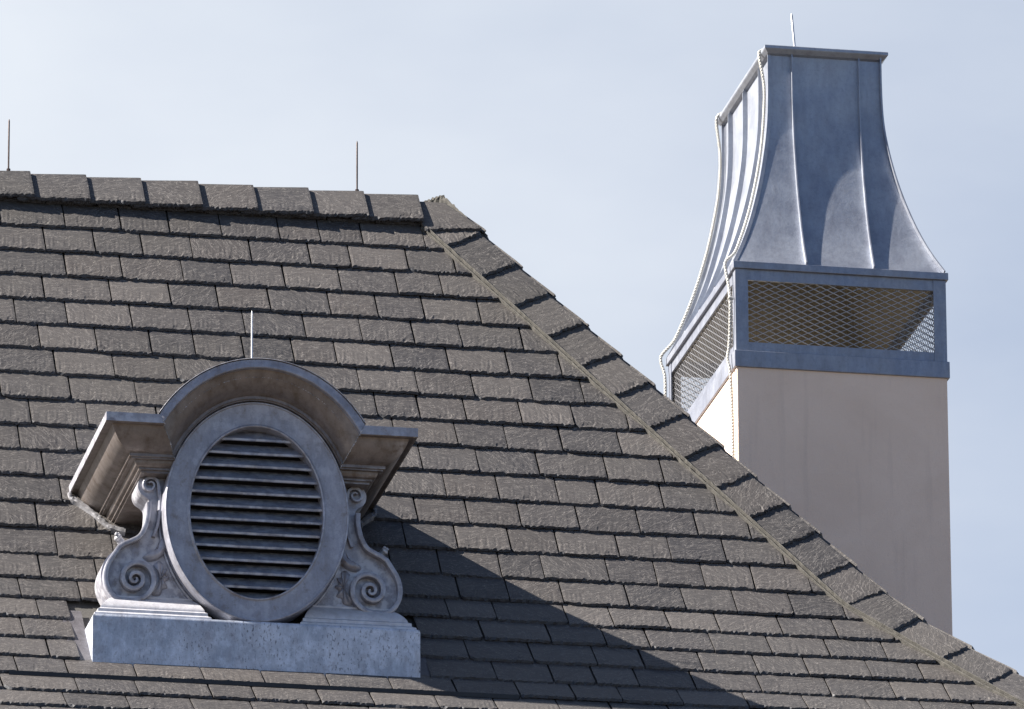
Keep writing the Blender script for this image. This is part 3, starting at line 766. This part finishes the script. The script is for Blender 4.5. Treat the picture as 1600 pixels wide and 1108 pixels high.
# expanded metal screens
def screen(ax, fixed, u0, u1):
    mb = MB(); z0, z1 = 18.415, 18.828; cw, ch = .0800, .0375
    slope = ch/cw; th_ = .0013; hgt = z1-z0; run = hgt/slope
    for fam in (1, -1):
        k = u0-run if fam == 1 else u0
        while k < (u1 if fam == 1 else u1+run):
            # line z = z0 + fam*slope*(u-k)
            a_, b_ = (max(u0, k), min(u1, k+run)) if fam == 1 else (max(u0, k-run), min(u1, k))
            if b_-a_ > .01:
                za = z0+fam*slope*(a_-k); zb = z0+fam*slope*(b_-k)
                q = []
                for (u, zz) in ((a_, za), (b_, zb)):
                    for dv, dw in ((-th_, -th_*1.6), (th_, -th_*1.6), (th_, th_*1.6), (-th_, th_*1.6)):
                        off = fixed+dv*1.3+fam*.0008
                        q.append((u, off, zz+dw) if ax == 'x' else (off, u, zz+dw))
                mb.add(q, [(0,1,5,4),(1,2,6,5),(2,3,7,6),(3,0,4,7)])
            k += cw
    mb.build('mesh_screen', M_MESH, chim)
screen('x', CY0+.022, CX0+.01, CX1-.01); screen('x', CY1-.022, CX0+.01, CX1-.01)
screen('y', CX0+.022, CY0+.01, CY1-.01); screen('y', CX1-.022, CY0+.01, CY1-.01)
# concave hood
HZ = [0,.06,.12,.229,.35,.537,.70,.836,.96,1.086,1.27,1.475]
HO = [0,-.033,-.062,-.107,-.150,-.205,-.243,-.268,-.287,-.298,-.302,-.302]
zz_ = np.linspace(0, 1.475, 40); oo_ = np.interp(zz_, HZ, HO)
for _ in range(6): oo_[1:-1] = .25*oo_[:-2]+.5*oo_[1:-1]+.25*oo_[2:]
ZH = 18.932
def hood_o(z): return float(np.interp(z-ZH, zz_, oo_))
HX0, HX1, HY0, HY1 = CX0+.006, CX1-.006, CY0+.006, CY1-.006
def hoodmesh(shrink, mat, name, zs=zz_):
    mb = MB(); rows = []
    for zq in zs:
        o_ = float(np.interp(zq, zz_, oo_))-shrink; x0, x1, y0, y1 = HX0-o_, HX1+o_, HY0-o_, HY1+o_; r = []
        for (a, b_) in (((x0,y0),(x1,y0)),((x1,y0),(x1,y1)),((x1,y1),(x0,y1)),((x0,y1),(x0,y0))):
            for j in range(8): r.append((a[0]+(b_[0]-a[0])*j/8, a[1]+(b_[1]-a[1])*j/8, ZH+float(zq)))
        rows.append(r)
    mb.grid(rows, closed=True); return mb
hb = hoodmesh(0, M_HOOD, 'hood'); hb.build('hood', M_HOOD, chim, smooth=30)
li = hoodmesh(.012, M_LINER, 'hood_lining'); li.v = [(x, y, z-.03) for x, y, z in li.v]
li.build('hood_lining', M_LINER, chim, smooth=30)
# standing seams: fins that follow the flare
def seam(side, c, hgt=.03, th_=.004):
    mb = MB(); rows = []
    for zq in zz_:
        o_ = float(np.interp(zq, zz_, oo_)); z = ZH+float(zq)+.0
        i = int(np.argmin(abs(zz_-zq))); j0, j1 = max(0, i-1), min(39, i+1); sl_ = (oo_[j1]-oo_[j0])/(zz_[j1]-zz_[j0])
        nl = math.hypot(1, sl_); nout, nzz = 1/nl, -sl_/nl
        e = hgt*(1.0 if zq < 1.45 else .6)
        pr = [(-.004, -th_), (e, -th_), (e, th_), (-.004, th_)]
        r = []
        for d, tt in pr:
            off, zc = o_+d*nout, z+d*nzz
            if side == 'f': r.append((c+tt, HY0-off, zc))
            elif side == 'b': r.append((c+tt, HY1+off, zc))
            elif side == 'l': r.append((HX0-off, c+tt, zc))
            else: r.append((HX1+off, c+tt, zc))
        rows.append(r)
    mb.grid(rows, closed=True); mb.add(rows[0], [(0,1,2,3)]); mb.add(rows[-1], [(0,1,2,3)])
    return mb.build('standing_seam', M_HOOD, chim)
for s_ in ('f', 'b'):
    for c in (11.715, 12.135): seam(s_, c)
for s_ in ('l', 'r'):
    for c in (50.965-.44, 50.965-.0, 50.965+.42): seam(s_, c)
for cx_, cy_ in ((0,0),(1,0),(0,1),(1,1)):
    mb = MB(); rows = []
    for zq in zz_:
        o_ = float(np.interp(zq, zz_, oo_)); x = HX0-o_ if cx_ == 0 else HX1+o_; y = HY0-o_ if cy_ == 0 else HY1+o_
        dx = -1 if cx_ == 0 else 1; e = .024
        dy_ = -1 if cy_ == 0 else 1
        if cx_ == 1: rows.append([(x-.005, y-dy_*.003, ZH+zq), (x-.005, y+dy_*.030, ZH+zq+.008), (x+.004, y+dy_*.030, ZH+zq+.008), (x+.004, y-dy_*.003, ZH+zq)])
        else: rows.append([(x-dx*.003, y-.004, ZH+zq), (x+dx*e*.8, y-.004, ZH+zq+.006), (x+dx*e*.8, y+.004, ZH+zq+.006), (x-dx*.003, y+.004, ZH+zq)])
    mb.grid(rows, closed=True); mb.build('corner_seam', M_HOOD, chim)
o_ = -.302; cp = MB(); x0, x1, y0, y1 = HX0-o_-.044, HX1+o_+.044, HY0-o_-.044, HY1+o_+.044
def rect(i, z): return [(x0+i, y0+i, z), (x1-i, y0+i, z), (x1-i, y1-i, z), (x0+i, y1-i, z)]
rr_ = [rect(.043, ZH+1.452), rect(.022, ZH+1.460), rect(.004, ZH+1.480), rect(0, ZH+1.486), rect(0, ZH+1.503), rect(.004, ZH+1.507)]
cp.grid(rr_, closed=True); cp.add(rr_[-1], [(0,1,2,3)]); cp.add(rr_[0], [(0,1,2,3)])
cp.build('hood_cap', M_HOOD, chim)

# ---------------------------------------------------------------- braided conductors hung over the cowl
def braid(name, path, label):
    P = [Vector(p) for p in catmull([tuple(p) for p in path], 22)]
    # resample
    L_ = [0]
    for i in range(1, len(P)): L_.append(L_[-1]+(P[i]-P[i-1]).length)
    n = int(L_[-1]/.009); t = np.linspace(0, L_[-1], n); Q = np.stack([np.interp(t, L_, [p[k] for p in P]) for k in range(3)], 1)
    mb = MB()
    for s in range(3):
        pts = []
        for i in range(n):
            d = Vector(Q[min(i+1, n-1)]-Q[max(i-1, 0)]).normalized(); u = d.cross(Vector((.3, -1, .1))).normalized(); v = d.cross(u); a = t[i]/.06*2*math.pi+s*2*math.pi/3
            pts.append(Vector(Q[i])+(u*math.cos(a)+v*math.sin(a))*.0055)
        mb.tube(pts, .0056, 6)
    o = mb.build(name, M_CABLE, None, smooth=60); tag(o, label, 'cable', 'braided conductor cables on the chimney')
    for f_ in (.10, .155, .225, .30):
        i = int(n*f_); p = Vector(Q[i]); cb = MB(); cb.tube([p+Vector((.02, 0, -.002)), p+Vector((-.004, 0, 0)), p+Vector((-.012, 0, .002))], .016, 8, [.6, 1, .7]); cb.build('cable_clip', M_CABLE, o, smooth=50)
    return o
def onleft(y, z, h=.02):                         # a point lying on the left face of the cowl
    o_ = hood_o(z) if z > ZH else 0
    return (HX0-o_-h, y, z)
ztop = ZH+1.507
fy = lambda z: HY0-hood_o(z)                      # front-left arris
c1 = [(HX0+.36, fy(ztop)+.25, ztop+.012), (HX0+.30, fy(ztop)+.10, ztop+.014), (HX0+.254, fy(ztop)+.085, ztop-.004), (HX0+.248, fy(ztop)+.07, ztop-.05)]
for z in (20.20, 20.02, 19.8, 19.6, 19.4, 19.25, 19.12, 19.02): c1.append(onleft(fy(z)+.055, z, .03))
for y_, z, h in ((50.08,18.955,.04),(50.07,18.90,.045),(50.06,18.80,.03),(50.03,18.68,.028),(50.05,18.55,.026),(50.075,18.42,.028),(50.07,18.33,.04),(50.05,18.25,.03),(50.06,18.0,.018),(50.055,17.5,.016),(50.06,16.5,.016),(50.06,14.0,.016),(50.06,9.0,.016),(50.06,.1,.016)):
    c1.append((CX0-h, y_, z))
braid('conductor_cable', c1, 'pale braided cable running down the near left corner of the chimney cowl and shaft')
by = lambda z: HY1+hood_o(z)
c2 = [(HX0+.36, by(ztop)-.2, ztop+.012), (HX0+.29, by(ztop)-.06, ztop+.016), (HX0+.25, by(ztop)-.05, ztop-.01), (HX0+.244, by(ztop)-.035, ztop-.06)]
for z in (20.18, 20.0, 19.85, 19.6, 19.4, 19.25, 19.12, 19.02): c2.append(onleft(by(z)-.03, z, .035))
for y_, z, h in ((51.91,18.95,.045),(51.92,18.90,.05),(51.90,18.8,.03),(51.9,18.6,.03),(51.9,18.4,.03),(51.9,18.3,.04),(51.9,18.2,.02),(51.9,17,.016),(51.9,.1,.016)): c2.append((CX0-h, y_, z))
braid('conductor_cable', c2, 'pale braided cable hanging down the far left corner of the chimney cowl')
# cable clips
# ---------------------------------------------------------------- air terminals
def rod(p, h, r, mat, label, lean=(0, 0)):
    mb = MB(); x, y, z = p
    mb.tube([(x, y, z-.03), (x+lean[0]*.5, y+lean[1]*.5, z+h*.5), (x+lean[0], y+lean[1], z+h-.012), (x+lean[0], y+lean[1], z+h)], r, 10, [1, 1, .95, .35])
    o = mb.build('lightning_rod', mat, None, smooth=40); tag(o, label, 'lightning rod', 'lightning rods on the roof and chimney')
    b_ = MB(); b_.tube([(x, y, z-.012), (x, y, z+.008)], r*2.2, 8); bo_ = b_.build('rod_foot', mat, o, smooth=40)
    return o
rod((6.365, Y0+YR+.06, ZR+.091), .30, .0050, M_ROD, 'thin dark rod on the roof ridge at the left edge of the photo')
rod((8.325, Y0+YR+.06, ZR+.091), .295, .0050, M_ROD, 'thin dark rod on the roof ridge near the top of the hip')
rod((XC+.02, Y0+.30, 15.966), .42, .0050, M_RODL, 'thin pale rod standing on the arched top of the dormer')
rod((11.91, 50.965, ztop+.005), .47, .0075, M_RODL, 'thin pale rod on top of the chimney cowl', lean=(-.035, 0))

# ---------------------------------------------------------------- ground
g = MB(); g.add([(-600,-600,0),(600,-600,0),(600,600,0),(-600,600,0)], [(0,1,2,3)]); go = g.build('ground', M_GROUND); tag(go, kind='structure')
